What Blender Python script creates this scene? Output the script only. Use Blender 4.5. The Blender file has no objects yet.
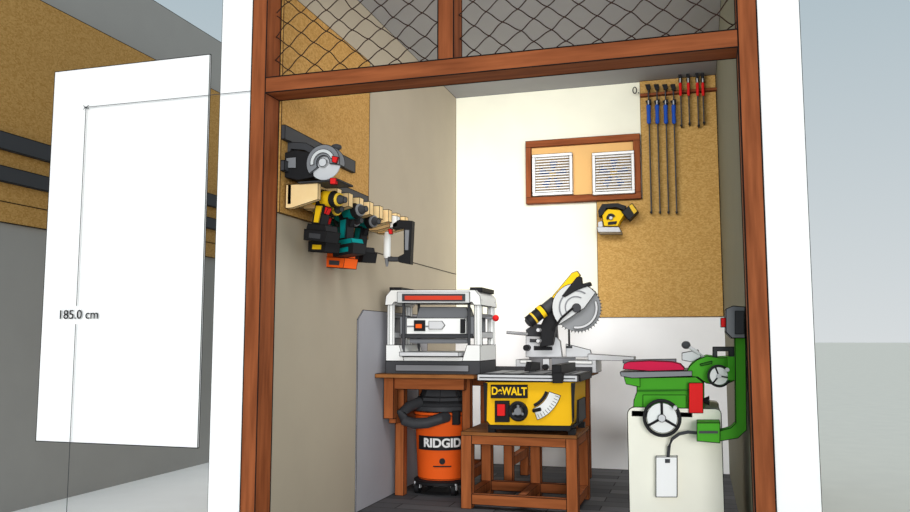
import bpy, bmesh, math, random
from mathutils import Vector, Matrix
random.seed(4)
C = bpy.context.scene.collection
R = math.radians
# ---------------------------------------------------------------- camera
FPX = 812.0; TH = R(5.906); HD = R(16.6); H = 0.85
Fh = Vector((-math.sin(HD), math.cos(HD), 0)); R3 = Vector((math.cos(HD), math.sin(HD), 0)); Zv = Vector((0, 0, 1))
F3 = Fh*math.cos(TH)+Zv*math.sin(TH); U3 = -Fh*math.sin(TH)+Zv*math.cos(TH)
cam = bpy.data.cameras.new('camera'); co = bpy.data.objects.new('camera', cam); C.objects.link(co)
co.location = (0, 0, H); co.rotation_euler = (R(90)+TH, 0, HD)
cam.sensor_width = 36; cam.lens = FPX/910*36; cam.clip_end = 500
bpy.context.scene.camera = co
def ray(u, v): return F3+R3*((u-455)/FPX)+U3*((256-v)/FPX)
def PY(u, v, Y):
    d = ray(u, v); t = Y/d.y; return (d.x*t, H+d.z*t)
def PX(u, v, X):
    d = ray(u, v); t = X/d.x; return (d.y*t, H+d.z*t)
def pp(pts, Y): return [PY(u, v, Y) for u, v in pts]
# ---------------------------------------------------------------- materials
def lin(c):
    r = []
    for k in c:
        k = k/255.0
        r.append(k/12.92 if k <= 0.04045 else ((k+0.055)/1.055)**2.4)
    return (*r, 1)
def mat(name, rgb, rough=0.7, metal=0.0, kind=None, rgb2=None, scale=(1, 1, 1), nscale=5):
    m = bpy.data.materials.new(name); m.use_nodes = True; nt = m.node_tree
    b = nt.nodes['Principled BSDF']; b.inputs['Roughness'].default_value = rough; b.inputs['Metallic'].default_value = metal
    b.inputs['Specular IOR Level'].default_value = 0.12
    b.inputs['Base Color'].default_value = lin(rgb)
    tc = nt.nodes.new('ShaderNodeTexCoord'); mp = nt.nodes.new('ShaderNodeMapping'); mp.inputs['Scale'].default_value = scale
    nt.links.new(tc.outputs['Object'], mp.inputs['Vector'])
    if rgb2 is None: rgb2 = [max(0, k*0.98) for k in rgb]
    if kind == 'planks':
        br = nt.nodes.new('ShaderNodeTexBrick'); br.inputs['Scale'].default_value = 1
        br.inputs['Brick Width'].default_value = 0.5; br.inputs['Row Height'].default_value = 0.12
        br.inputs['Mortar Size'].default_value = 0.003
        br.inputs['Color1'].default_value = lin(rgb); br.inputs['Color2'].default_value = lin(rgb2); br.inputs['Mortar'].default_value = lin((25, 25, 25))
        nt.links.new(mp.outputs[0], br.inputs['Vector']); nt.links.new(br.outputs['Color'], b.inputs['Base Color'])
        return m
    if kind == 'osb':
        v = nt.nodes.new('ShaderNodeTexVoronoi'); v.inputs['Scale'].default_value = nscale
        src = v.outputs['Color']; sep = nt.nodes.new('ShaderNodeSeparateColor'); nt.links.new(src, sep.inputs[0])
        nt.links.new(mp.outputs[0], v.inputs['Vector']); fac = sep.outputs[0]
    else:
        n = nt.nodes.new('ShaderNodeTexNoise'); n.inputs['Scale'].default_value = nscale; n.inputs['Detail'].default_value = 5
        nt.links.new(mp.outputs[0], n.inputs['Vector']); fac = n.outputs['Fac']
    rp = nt.nodes.new('ShaderNodeValToRGB')
    rp.color_ramp.elements[0].position = 0.1 if kind == 'osb' else 0.3; rp.color_ramp.elements[1].position = 0.9 if kind == 'osb' else 0.7
    rp.color_ramp.elements[0].color = lin(rgb); rp.color_ramp.elements[1].color = lin(rgb2)
    nt.links.new(fac, rp.inputs[0]); nt.links.new(rp.outputs[0], b.inputs['Base Color'])
    return m
M = {
 'line': mat('edge_line', (22, 20, 20)),
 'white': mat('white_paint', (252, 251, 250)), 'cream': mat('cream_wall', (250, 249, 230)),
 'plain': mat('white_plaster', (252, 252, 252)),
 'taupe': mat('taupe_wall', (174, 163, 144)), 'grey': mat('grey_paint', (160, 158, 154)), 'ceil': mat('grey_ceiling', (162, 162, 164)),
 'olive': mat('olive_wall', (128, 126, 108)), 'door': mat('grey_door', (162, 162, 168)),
 'osb': mat('osb', (204, 164, 98), kind='osb', rgb2=(182, 140, 74), scale=(1, 1, 1.5), nscale=95),
 'osb2': mat('osb_side', (192, 150, 88), kind='osb', rgb2=(170, 127, 66), scale=(1, 1, 1.5), nscale=95),
 'ply': mat('pale_plywood', (246, 216, 162), rgb2=(236, 202, 145), nscale=12),
 'woodv': mat('red_wood_upright', (158, 88, 50), rgb2=(120, 62, 32), scale=(14, 14, 1.2), nscale=3),
 'woodh': mat('red_wood_rail', (158, 88, 50), rgb2=(120, 62, 32), scale=(1.2, 14, 14), nscale=3),
 'benchv': mat('orange_wood_upright', (172, 98, 54), rgb2=(136, 74, 38), scale=(14, 14, 1.2), nscale=3),
 'benchh': mat('orange_wood_rail', (172, 98, 54), rgb2=(136, 74, 38), scale=(1.2, 14, 14), nscale=3),
 'top': mat('bench_top', (160, 104, 56), rgb2=(126, 78, 40), scale=(2, 14, 14), nscale=3),
 'floor': mat('dark_planks', (92, 92, 94), kind='planks', rgb2=(62, 63, 66)),
 'ground': mat('ground', (222, 217, 206)), 'slab': mat('white_paving', (255, 254, 252)),
 'black': mat('black_plastic', (32, 32, 34), 0.5), 'dark': mat('dark_grey_plastic', (66, 67, 70), 0.5), 'mid': mat('mid_grey_metal', (128, 130, 134), 0.5),
 'silver': mat('silver_metal', (205, 206, 208), 0.5), 'bladeg': mat('grey_blade', (140, 142, 144), 0.5), 'offwhite': mat('off_white_enamel', (236, 237, 235)),
 'paleg': mat('pale_grey_guard', (206, 208, 208), 0.5),
 'yellow': mat('yellow_plastic', (246, 200, 28)), 'amber': mat('amber_yellow', (243, 188, 26)), 'orange': mat('orange_plastic', (244, 98, 30)), 'red': mat('red_plastic', (222, 36, 36)),
 'dullred': mat('dull_orange_red', (206, 66, 44)),
 'teal': mat('teal_plastic', (0, 136, 136)), 'dteal': mat('dark_green_plastic', (18, 92, 84)), 'green': mat('green_enamel', (72, 160, 40)), 'dgreen': mat('dark_green_enamel', (44, 108, 26)), 'pink': mat('crimson_guard', (208, 32, 74)),
 'blue': mat('blue_plastic', (38, 84, 180)), 'cab': mat('cream_cabinet', (246, 243, 228)), 'wire': mat('rusty_wire', (52, 34, 28)),
 'bluew': mat('blue_blades', (70, 110, 196)), 'tan': mat('tan_back', (232, 186, 120)), 'gold': mat('brass_yellow', (230, 190, 60)),
}
# ---------------------------------------------------------------- mesh builder
class MB:
    def __init__(s): s.bm = bmesh.new(); s.i = 0
    def face(s, vs):
        try:
            f = s.bm.faces.new(vs); f.material_index = s.i
        except ValueError: pass
    def box(s, x0, x1, y0, y1, z0, z1): return s.prism([(x0, z0), (x1, z0), (x1, z1), (x0, z1)], y0, y1)
    def prism(s, pts, y0, y1):
        a = [s.bm.verts.new((x, y0, z)) for x, z in pts]; b = [s.bm.verts.new((x, y1, z)) for x, z in pts]
        s.face(a); s.face(b[::-1]); n = len(pts)
        for k in range(n): s.face([a[k], b[k], b[(k+1) % n], a[(k+1) % n]])
        return s
    def prx(s, px, y0, y1): return s.prism(pp(px, y0), y0, y1)
    def prismx(s, pts, x0, x1):     # pts (y,z)
        a = [s.bm.verts.new((x0, y, z)) for y, z in pts]; b = [s.bm.verts.new((x1, y, z)) for y, z in pts]
        s.face(a); s.face(b[::-1]); n = len(pts)
        for k in range(n): s.face([a[k], b[k], b[(k+1) % n], a[(k+1) % n]])
        return s
    def tube(s, path, r, n=8, r1=None, cap=True):
        path = [Vector(p) for p in path]; rings = []; L = len(path)
        for k, p in enumerate(path):
            d = (path[min(k+1, L-1)]-path[max(k-1, 0)]).normalized()
            up = Vector((0, 0, 1)) if abs(d.z) < 0.9 else Vector((1, 0, 0))
            a = d.cross(up).normalized(); b = d.cross(a)
            rr = r if r1 is None else r+(r1-r)*k/(L-1)
            rings.append([s.bm.verts.new(p+(a*math.cos(2*math.pi*j/n)+b*math.sin(2*math.pi*j/n))*rr) for j in range(n)])
        for k in range(L-1):
            for j in range(n): s.face([rings[k][j], rings[k][(j+1) % n], rings[k+1][(j+1) % n], rings[k+1][j]])
        if cap: s.face(rings[0][::-1]); s.face(rings[-1])
        return s
    def cyl(s, p0, p1, r, r1=None, n=24): return s.tube([p0, p1], r, n, r1)
    def lathe(s, cx, cy, prof, n=32, ph=0.0):
        rings = [[s.bm.verts.new((cx+r*math.cos(ph+2*math.pi*j/n), cy+r*math.sin(ph+2*math.pi*j/n), z)) for j in range(n)] for r, z in prof]
        for k in range(len(rings)-1):
            for j in range(n): s.face([rings[k][j], rings[k][(j+1) % n], rings[k+1][(j+1) % n], rings[k+1][j]])
        s.face(rings[0][::-1]); s.face(rings[-1]); return s
    def torus(s, c, Rr, r, n=28, m=10):   # axis along y
        c = Vector(c); rings = []
        for k in range(n):
            a = 2*math.pi*k/n; d = Vector((math.cos(a), 0, math.sin(a)))
            rings.append([s.bm.verts.new(c+d*(Rr+r*math.cos(2*math.pi*j/m))+Vector((0, 1, 0))*r*math.sin(2*math.pi*j/m)) for j in range(m)])
        for k in range(n):
            for j in range(m): s.face([rings[k][j], rings[k][(j+1) % m], rings[(k+1) % n][(j+1) % m], rings[(k+1) % n][j]])
        return s
    def arc(s, c, r0, r1, a0, a1, y0, y1, n=20):
        pts = [(c[0]+r1*math.cos(R(a0+(a1-a0)*k/n)), c[1]+r1*math.sin(R(a0+(a1-a0)*k/n))) for k in range(n+1)]
        pts += [(c[0]+r0*math.cos(R(a1-(a1-a0)*k/n)), c[1]+r0*math.sin(R(a1-(a1-a0)*k/n))) for k in range(n+1)]
        return s.prism(pts, y0, y1)
    def ball(s, c, r, sc=(1, 1, 1)):
        g = bmesh.ops.create_uvsphere(s.bm, u_segments=16, v_segments=10, radius=r)
        for v in g['verts']: v.co = Vector((v.co.x*sc[0], v.co.y*sc[1], v.co.z*sc[2]))+Vector(c)
        for v in g['verts']:
            for f in v.link_faces: f.material_index = s.i
        return s
W = {}
def build(name, mb, ms, parent=None, line=0.0012, structure=False):
    if isinstance(ms, str): ms = [ms]
    bm = mb.bm; bmesh.ops.recalc_face_normals(bm, faces=bm.faces[:])
    if line:
        segs = []
        for e in bm.edges:
            if len(e.link_faces) == 1 or (len(e.link_faces) == 2 and e.calc_face_angle(0) > 0.62):
                segs.append((e.verts[0].co.copy(), e.verts[1].co.copy()))
        li = len(ms); mb.i = li; ms = ms+['line']
        for a, b in segs:
            if (a-b).length > 0.004: mb.tube([a, b], line, 4)
    if parent is not None: off = W[parent.name]
    elif structure: off = Vector((0, 0, 0))
    else:
        xs = [v.co for v in bm.verts]
        off = Vector(((min(p.x for p in xs)+max(p.x for p in xs))/2, (min(p.y for p in xs)+max(p.y for p in xs))/2, min(p.z for p in xs)))
    for v in bm.verts: v.co -= off
    me = bpy.data.meshes.new(name); bm.to_mesh(me); bm.free()
    for k in ms: me.materials.append(M[k])
    for p in me.polygons: p.use_smooth = True
    me.set_sharp_from_angle(angle=R(35))
    o = bpy.data.objects.new(name, me); C.objects.link(o)
    if parent is not None: o.parent = parent; W[o.name] = W[parent.name]
    else: o.location = off; W[o.name] = off
    if structure and parent is None: o['kind'] = 'structure'
    return o
def tag(o, label, cat, group=None):
    o['label'] = label; o['category'] = cat
    if group: o['group'] = group
    return o
def thing(name, loc, label=None, cat=None, group=None, kind=None):
    o = bpy.data.objects.new(name, None); o.empty_display_size = 0.05; C.objects.link(o); o.location = loc; W[o.name] = Vector(loc)
    if label: tag(o, label, cat, group)
    if kind: o['kind'] = kind
    return o
def text(name, s, size, loc, m, parent=None, sx=1.0, ext=0.0015, bold=0.0, bend=None, rot=0):
    cu = bpy.data.curves.new('t', 'FONT'); cu.body = s; cu.size = size; cu.align_x = 'CENTER'; cu.align_y = 'CENTER'; cu.extrude = ext; cu.offset = bold
    to = bpy.data.objects.new('t', cu); C.objects.link(to); bpy.context.view_layer.update()
    me = bpy.data.meshes.new_from_object(to.evaluated_get(bpy.context.evaluated_depsgraph_get()))
    bpy.data.objects.remove(to); me.name = name
    off = W[parent.name] if parent is not None else Vector(loc)
    for v in me.vertices:
        x, y, z = v.co.x*sx, v.co.y, v.co.z
        x, y = x*math.cos(rot)-y*math.sin(rot), x*math.sin(rot)+y*math.cos(rot)
        if bend:
            cx, cy, rr, a0 = bend; a = a0+x/rr
            p = Vector((cx+(rr+z)*math.sin(a), cy-(rr+z)*math.cos(a), loc[2]+y))
        else: p = Vector((loc[0]+x, loc[1]-z, loc[2]+y))
        v.co = p-off
    me.materials.clear(); me.materials.append(M[m])
    o = bpy.data.objects.new(name, me); C.objects.link(o)
    if parent is not None: o.parent = parent; W[o.name] = W[parent.name]
    else: o.location = off; W[o.name] = off
    return o
def struct(name, mb, ms, line=0.0018): return build(name, mb, ms, None, line, True)
# ---------------------------------------------------------------- key dimensions
YF = 2.85; YI = 2.96; YB = 5.56; XL = -1.65; XR = 0.165; ZC = PY(457, 98, YB)[1]
XO = -3.3
# ---------------------------------------------------------------- setting
struct('ground', MB().box(-80, 120, -5, 300, -0.06, -0.02), 'ground', 0)
struct('pavement', MB().box(XO, -1.75, 0.5, 7, -0.02, 0.0), 'slab', 0)
struct('floor', MB().box(XL-0.1, XR+0.1, YF, YB+0.1, -0.02, 0.002), 'floor', 0)
struct('ceiling', MB().box(XL-0.1, XR+0.1, YI, YB+0.1, ZC, ZC+0.08), 'ceil')
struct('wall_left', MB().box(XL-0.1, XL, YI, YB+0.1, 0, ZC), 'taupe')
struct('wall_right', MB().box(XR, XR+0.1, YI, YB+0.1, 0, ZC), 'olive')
zs = PY(660, 317, YB)[1]
struct('wall_back', MB().box(XL, XR, YB, YB+0.1, 0, ZC), 'cream')
struct('wall_back_lower', MB().box(XL, XR, YB-0.008, YB, 0, zs), 'plain', 0)
xa = PY(223, 0, YF)[0]; xb = PY(799, 0, YF)[0]; pxl = XL-0.065; zt = 2.52
xri = PY(738, 40, YF)[0]; xro = PY(756, 0, YF)[0]
mb = MB(); mb.box(xa, pxl, YF, YI, 0, ZC+0.08); mb.box(xro, xb, YF, YI, 0, ZC+0.08); mb.box(pxl, xro, YF, YI, zt, ZC+0.08)
struct('wall_front', mb, 'white', 0.001)
# door frame
df = thing('door_1', (-0.75, YF, 0), kind='structure')
z0 = PY(265, 93, YF)[1]; z1 = PY(265, 78, YF)[1]
build('post', MB().box(pxl, XL, YF-0.004, YI+0.002, 0, zt), 'woodv', df, 0.0025)
build('post', MB().box(xri, xro, YF-0.004, YI+0.002, 0, zt), 'woodv', df, 0.0025)
build('header', MB().box(XL, xri, YF-0.004, YI+0.002, z0, z1), 'woodh', df, 0.0025)
xm = PY(438, 30, YF)[0]
build('mullion', MB().box(xm, xm+0.062, YF-0.002, YI, z1, zt), 'woodv', df, 0.0025)
# chain link screens
def screen(x0, x1, za, zb, label, seed):
    rnd = random.Random(seed)
    mb = MB(); w = 0.118; h = 0.094; y = YF+0.07
    n = int((x1-x0)/w*2)+3; m = int((zb-za)/h*2)+3
    nodes = {}
    for i in range(-1, n+1):
        for j in range(-1, m+1):
            nodes[i, j] = (x0+i*w/2+rnd.uniform(-.006, .006)+0.006*math.sin(j*0.9), za+j*h/2+rnd.uniform(-.004, .004)+0.012*math.sin(i*0.35+j*0.2))
    for (i, j), (px, pz) in nodes.items():
        if (i+j) % 2: continue
        for k, dj in enumerate((1, -1)):
            if (i+1, j+dj) not in nodes: continue
            qx, qz = nodes[i+1, j+dj]
            pts = []
            for s_ in range(7):
                t_ = s_/6; bow = 0.0022*math.sin(2*math.pi*t_)*(1 if k else -1)
                x = px+(qx-px)*t_; z = pz+(qz-pz)*t_+bow
                if x0 <= x <= x1 and za <= z <= zb: pts.append((x, y+(0.004 if k else -0.004)*math.sin(math.pi*t_), z))
            if len(pts) > 1: mb.tube(pts, 0.0023, 5)
    return tag(build('wire_mesh_screen', mb, 'wire', None, 0), label, 'wire mesh', 'diamond wire mesh above the doorway')
screen(XL, xm, z1, zt, 'dark diamond wire mesh filling the narrower left opening above the doorway', 1)
screen(xm+0.062, xri, z1, zt, 'dark diamond wire mesh filling the wider right opening above the doorway', 2)
# left wall grey doorway leaf
ya, za_ = PX(357, 318, XL)
d2 = thing('door_2', (XL, ya, 0), kind='structure')
zz = PX(362, 310, XL)[1]
build('door_leaf', MB().prismx([(ya, 0.003), (ya+1.1, 0.003), (ya+1.1, zz), (ya+0.07, zz), (ya, zz-0.05)], XL, XL+0.006), 'door', d2, 0.0016)
y0, zq = PX(370, 251, XL)
struct('trim_1', MB().box(XL, XL+0.003, y0, YB, zq-0.002, zq+0.002), 'line', 0)
# outer left wall
zt_o = PX(153, 0, XO)[1]
struct('wall_outer_left', MB().box(XO-0.12, XO, 2.2, 6.8, -0.02, zt_o), 'grey')
wb = thing('wall_board', (XO, 4.5, PX(0, 222, XO)[1]), 'large strand board with two black cleat rails on the outdoor grey wall', 'wall board')
build('board', MB().box(XO, XO+0.015, 2.2, 6.8, PX(0, 222, XO)[1], PX(37, 0, XO)[1]), 'osb2', wb, 0.002)
build('board_joint', MB().box(XO+0.014, XO+0.018, 2.2, 6.8, PX(0, 201, XO)[1]-0.004, PX(0, 201, XO)[1]), 'line', wb, 0)
for va, vb in ((150, 133), (182, 167)):
    build('cleat_rail', MB().box(XO+0.015, XO+0.04, 2.2, 6.8, PX(0, va, XO)[1], PX(0, vb, XO)[1]), 'dark', wb, 0.002)
ye = PX(368, 62, XL)[0]; zb2 = PX(368, 240, XL)[1]
wb = thing('wall_board', (XL, (YI+ye)/2, zb2), 'strand board with two dark cleat rails on the taupe wall behind the hanging drills', 'wall board')
build('board', MB().box(XL, XL+0.012, YI+0.003, ye, zb2, PX(368, 62, XL)[1]), 'osb2', wb, 0.0016)
for va, vb, yend in ((182, 171, ye-0.22), (207, 199, ye-0.05)):
    build('cleat_rail', MB().box(XL+0.012, XL+0.03, YI+0.003, yend, PX(368, va, XL)[1], PX(368, vb, XL)[1]), 'dark', wb, 0.0016)
# white floating leaf
xl0, zt0 = PY(55, 72, YF); xl1, _ = PY(210, 56, YF); zb0 = PY(36, 441, YF)[1]
tag(build('white_panel', MB().box(xl0, xl1, YF, YF+0.01, zb0, zt0), 'white', None, 0.0018), 'large plain white upright panel left of the doorway, with the height measurement across it', 'panel')
# dimension
xd, zd = PY(88, 108, YF)
dm = thing('dimension_mark', (xd, YF-0.01, 0), 'thin height measurement line reading 185.0 cm, beside the wooden door post', 'measurement')
mb = MB(); yq = YF-0.012
mb.tube([(xd, yq, 0.0), (xd, yq, PY(80, 324, YF)[1])], 0.0015, 5)
build('dimension_line', mb, 'dark', dm, 0)
build('dimension_line', MB().tube([(xd, yq, PY(80, 306, YF)[1]), (xd, yq, zd)], 0.0015, 5), 'dark', dm, 0)
build('extension_line', MB().tube([(xd-0.01, yq, zd), (XL-0.06, yq, zd)], 0.0015, 5), 'dark', dm, 0)
mb = MB()
mb.tube([(xd-0.014, yq, zd-0.008), (xd+0.014, yq, zd+0.008)], 0.0014, 5); mb.tube([(xd-0.014, yq, zd+0.008), (xd+0.014, yq, zd-0.008)], 0.0014, 5)
build('end_mark', mb, 'dark', dm, 0)
xt, ztx = PY(80, 315, YF)
text('lettering', '185.0 cm', 0.054, (xt, yq, ztx), 'line', dm, 1.04, 0.0008, 0.0)
# ---------------------------------------------------------------- back wall: framed vent opening
xw0, zw1 = PY(527, 143, YB); zw0 = PY(527, 205, YB)[1]; xw1 = PY(641, 170, YB)[0]
w1 = thing('window_1', ((xw0+xw1)/2, YB, zw0), kind='structure')
t = 0.045; yy = YB-0.05
build('window_frame', MB().box(xw0, xw1, yy, YB, zw1-t, zw1), 'woodh', w1)
build('window_frame', MB().box(xw0, xw1, yy, YB, zw0, zw0+t), 'woodh', w1)
build('window_frame', MB().box(xw0, xw0+t*0.8, yy, YB, zw0+t, zw1-t), 'woodv', w1)
build('window_frame', MB().box(xw1-t, xw1, yy, YB, zw0+t, zw1-t), 'woodv', w1)
build('window_panel', MB().box(xw0+t*0.8, xw1-t, YB-0.02, YB, zw0+t, zw1-t), 'tan', w1)
def fan(u0, v0, u1, v1, label):
    Y = YB-0.075
    xa, zt_ = PY(u0, v0, Y); xb = PY(u1, v0, Y)[0]; zb_ = PY(u0, v1, Y)[1]
    f = thing('exhaust_fan', ((xa+xb)/2, Y, zb_), label, 'exhaust fan', 'louvred exhaust fans in the framed opening')
    e = 0.02; cx, cz = (xa+xb)/2, (zt_+zb_)/2; rr = (xb-xa)/2-e
    build('backing', MB().box(xa+0.004, xb-0.004, Y+0.04, YB-0.02, zb_+0.004, zt_-0.004), 'ply', f, 0)
    mb = MB(); mb.box(xa, xb, Y, Y+0.04, zt_-e, zt_); mb.box(xa, xb, Y, Y+0.04, zb_, zb_+e); mb.box(xa, xa+e, Y, Y+0.04, zb_+e, zt_-e); mb.box(xb-e, xb, Y, Y+0.04, zb_+e, zt_-e)
    build('housing', mb, 'white', f, 0.0014)
    mb = MB()
    for k in range(5):
        mb.arc((cx, cz), 0.02, rr*0.8, k*72, k*72+30, Y+0.028, Y+0.034, 5)
    build('fan_blades', mb, 'bluew', f, 0)
    build('fan_hub', MB().cyl((cx, Y+0.02, cz), (cx, Y+0.036, cz), 0.025), 'gold', f, 0)
    mb = MB(); n = 13; hh = (zt_-zb_-2*e)/n
    for k in range(n):
        zc = zb_+e+hh*(k+0.5); mb.prismx([(Y+0.002, zc-hh*0.34), (Y+0.005, zc-hh*0.34), (Y+0.014, zc+hh*0.30), (Y+0.011, zc+hh*0.30)], xa+e, xb-e)
    build('louvre', mb, 'white', f, 0.0006)
    return f
fan(532, 155, 572, 196, 'white square louvred exhaust fan at the left of the framed opening, nearer the corner')
fan(592, 153, 634, 195, 'white square louvred exhaust fan at the right of the framed opening, beside the bar clamps')
# OSB on back wall
xo0 = PY(641, 130, YB)[0]; xo1 = XR-0.004; xo2 = PY(598, 270, YB)[0]; zo1 = PY(641, 82, YB)[1]; zo0 = zs
tag(build('wall_board', MB().prism([(xo2, zo0), (xo1, zo0), (xo1, zo1), (xo0, zo1), (xo0, zw0), (xo2, zw0)], YB-0.014, YB), 'osb', None, 0.0014), 'stepped strand board on the back wall behind the bar clamps', 'wall board')
# clamp rack and clamps
Yc = YB-0.05
xr0, zr = PY(640, 95, Yc); xr1 = PY(717, 90, Yc)[0]
tag(build('clamp_rack', MB().box(xr0, xr1, Yc+0.0, YB-0.014, zr-0.009, zr+0.009), 'woodh', None, 0.001), 'thin red-brown rail holding bar clamps on the strand board', 'rack')
def clamp(u, vt, vh0, vh1, vb, hm, label, group, big):
    x, zt_ = PY(u, vt, Yc-0.03); zh0 = PY(u, vh0, Yc-0.03)[1]; zh1 = PY(u, vh1, Yc-0.03)[1]; zb_ = PY(u, vb, Yc-0.03)[1]
    c = thing('bar_clamp', (x, Yc-0.02, zb_), label, 'clamp', group)
    build('bar', MB().box(x-0.0036, x+0.0036, Yc-0.02, YB-0.014, zb_, zt_), 'dark', c, 0)
    build('bar_tip', MB().box(x-0.008, x+0.008, Yc-0.022, Yc-0.01, zb_, zb_+0.012), 'black', c, 0)
    hw = 0.018 if big else 0.011
    build('jaw', MB().prism([(x-hw, zt_+0.012), (x+hw*0.8, zt_+0.012), (x+hw, zt_-0.01), (x+0.006, zt_-0.035), (x-0.01, zt_-0.02)], Yc-0.035, Yc-0.005), 'black', c, 0)
    build('sliding_jaw', MB().prism([(x-hw*1.1, zh0+0.03), (x+hw, zh0+0.038), (x+hw, zh0+0.01), (x-0.008, zh0)], Yc-0.035, Yc-0.006), 'black', c, 0)
    k = 1.0 if big else 0.72
    build('handle', MB().lathe(x, Yc-0.035, [(0.009*k, zh1), (0.014*k, zh1+0.01), (0.012*k, (zh0+zh1)/2), (0.015*k, zh0-0.008), (0.009*k, zh0)], 12), hm, c, 0)
    build('screw', MB().cyl((x, Yc-0.035, zh0), (x, Yc-0.035, zh0+0.03), 0.004, n=8), 'silver', c, 0)
    return c
names = ['nearest the vent opening', 'second from the vent opening', 'third from the vent opening', 'next to the red-handled clamps']
for k, u in enumerate((648, 656.5, 665, 673)):
    clamp(u, 86, 105, 124, 213, 'blue', 'long blue-handled bar clamp hanging on the rail, '+names[k], 'long blue-handled bar clamps', True)
nr = ['beside the blue-handled clamps', 'second of the four red-handled', 'third of the four red-handled', 'nearest the side wall']
for k, (u, vb) in enumerate(((680, 126), (688, 124), (697, 126), (702.5, 123))):
    clamp(u, 75, 83, 96, vb, 'red', 'short red-handled bar clamp on the strand board, '+nr[k], 'short red-handled bar clamps', False)
xt, ztx = PY(636, 91, Yc)
tag(text('dimension_text', '0.', 0.07, (xt, Yc-0.01, ztx), 'line'), 'small black figure 0. beside the clamp rail', 'measurement')
# small saw on the wall
Yj = YB-0.12
j = thing('circular_saw', (PY(615, 232, Yj)[0], Yj, PY(615, 232, Yj)[1]), 'small yellow and black cordless saw hung below the framed vent opening', 'power saw')
build('motor_housing', MB().prx([(602, 214), (608, 209), (620, 210), (624, 215), (620, 221), (618, 226), (604, 226)], Yj, Yj+0.09), 'yellow', j, 0.0014)
build('handle', MB().prx([(598, 211), (602, 204), (618, 203), (626, 206), (624, 210), (616, 207), (606, 208), (603, 214), (599, 217)], Yj-0.02, Yj+0.06), 'black', j, 0)
build('battery', MB().prx([(622, 212), (632, 203), (638, 211), (629, 220)], Yj-0.02, Yj+0.07), 'black', j, 0.001)
build('battery_cap', MB().prx([(629, 206), (632, 204), (637, 211), (634, 214)], Yj-0.03, Yj-0.02), 'gold', j, 0)
build('base_plate', MB().prx([(597, 227), (619, 227), (621, 232), (598, 232)], Yj-0.03, Yj+0.1), 'silver', j, 0.0012)
build('base_bracket', MB().prx([(598, 222), (602, 221), (603, 227), (598, 227)], Yj-0.02, Yj+0.02), 'silver', j, 0.001)
cx, cz = PY(611, 218, Yj-0.01)
build('blade_guard', MB().arc((cx, cz), 0.014, 0.030, 20, 200, Yj-0.014, Yj-0.002, 14), 'black', j, 0)
build('arbor', MB().cyl((cx, Yj-0.02, cz), (cx, Yj, cz), 0.012, n=12), 'silver', j, 0.001)
build('vent_slot', MB().prx([(608, 222), (617, 221), (616, 224), (608, 225)], Yj-0.008, Yj-0.0), 'black', j, 0)
# ---------------------------------------------------------------- left wall shelf and tools
YS = 3.0
zsh = PY(318, 183, YS)[1]; Xs = PY(318, 190, YS)[0]; Xw = XL+0.03
sh = thing('tool_shelf', (XL, 3.5, zsh-0.1), 'pale plywood slotted tool shelf hung on the dark cleat rails', 'shelf')
zlo = PY(281, 206, YS)[1]
build('back_board', MB().box(Xw, Xw+0.012, YS, 4.0, zsh-0.08, zsh), 'ply', sh)
for k in range(9):
    yk = YS+0.12*k
    if k == 0:
        build('end_bracket', MB().prism([(Xw-0.01, zlo-0.01), (Xw+0.02, zlo-0.01), (Xs, zlo+0.02), (Xs, zsh-0.0), (Xw-0.01, zsh)], yk, yk+0.025), 'ply', sh)
    else:
        build('finger', MB().prism([(Xw+0.012, zsh-0.085), (Xw+0.06, zsh-0.085), (Xs+0.03, zsh-0.06), (Xs+0.03, zsh), (Xw+0.012, zsh)], yk, yk+0.045), 'ply', sh, 0.0014)
build('deck', MB().box(Xw+0.012, Xs-0.02, YS+0.025, YS+0.22, zsh-0.012, zsh), 'ply', sh)
# circular saw on shelf
Yk = 3.0
s = thing('circular_saw', (PY(315, 183, Yk)[0], Yk+0.08, zsh), 'black circular saw with grey round guard sitting on the shelf near the door post', 'power saw')
build('motor_housing', MB().prx([(285, 153), (296, 150), (312, 153), (313, 177), (298, 180), (285, 177)], Yk+0.0, Yk+0.12), 'black', s)
build('motor_vent', MB().prx([(286, 158), (296, 157), (296, 168), (286, 168)], Yk-0.004, Yk), 'mid', s)
build('rear_handle', MB().prx([(286, 142), (306, 143), (318, 150), (316, 156), (304, 150), (291, 149), (290, 153), (285, 153)], Yk+0.02, Yk+0.06), 'dark', s)
cx, cz = PY(324, 163, Yk)
rr = 0.075
build('blade_guard', MB().arc((cx, cz), 0.03, rr, -10, 215, Yk-0.01, Yk+0.04, 24), 'mid', s, 0.0014)
build('blade', MB().cyl((cx, Yk+0.006, cz), (cx, Yk+0.012, cz), rr*0.93, n=36), 'silver', s, 0)
build('arbor', MB().cyl((cx, Yk-0.014, cz), (cx, Yk+0.02, cz), 0.018, n=14), 'silver', s)
build('guard_rib', MB().arc((cx, cz), 0.04, 0.055, 20, 190, Yk-0.016, Yk-0.01, 16), 'paleg', s, 0.001)
build('guard_lever', MB().prx([(332, 156), (338, 157), (336, 163), (332, 162)], Yk-0.025, Yk-0.017), 'red', s)
build('bevel_knob', MB().prx([(330, 178), (336, 178), (336, 184), (330, 184)], Yk-0.025, Yk-0.01), 'red', s)
x0, _ = PY(300, 184, Yk)
build('base_plate', MB().box(x0, PY(341, 184, Yk)[0], Yk-0.02, Yk+0.12, zsh, zsh+0.006), 'dark', s)
build('front_grip', MB().ball((cx+0.03, Yk+0.05, cz+0.075), 0.018, (1.4, 1, 0.8)), 'dark', s, 0)
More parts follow.
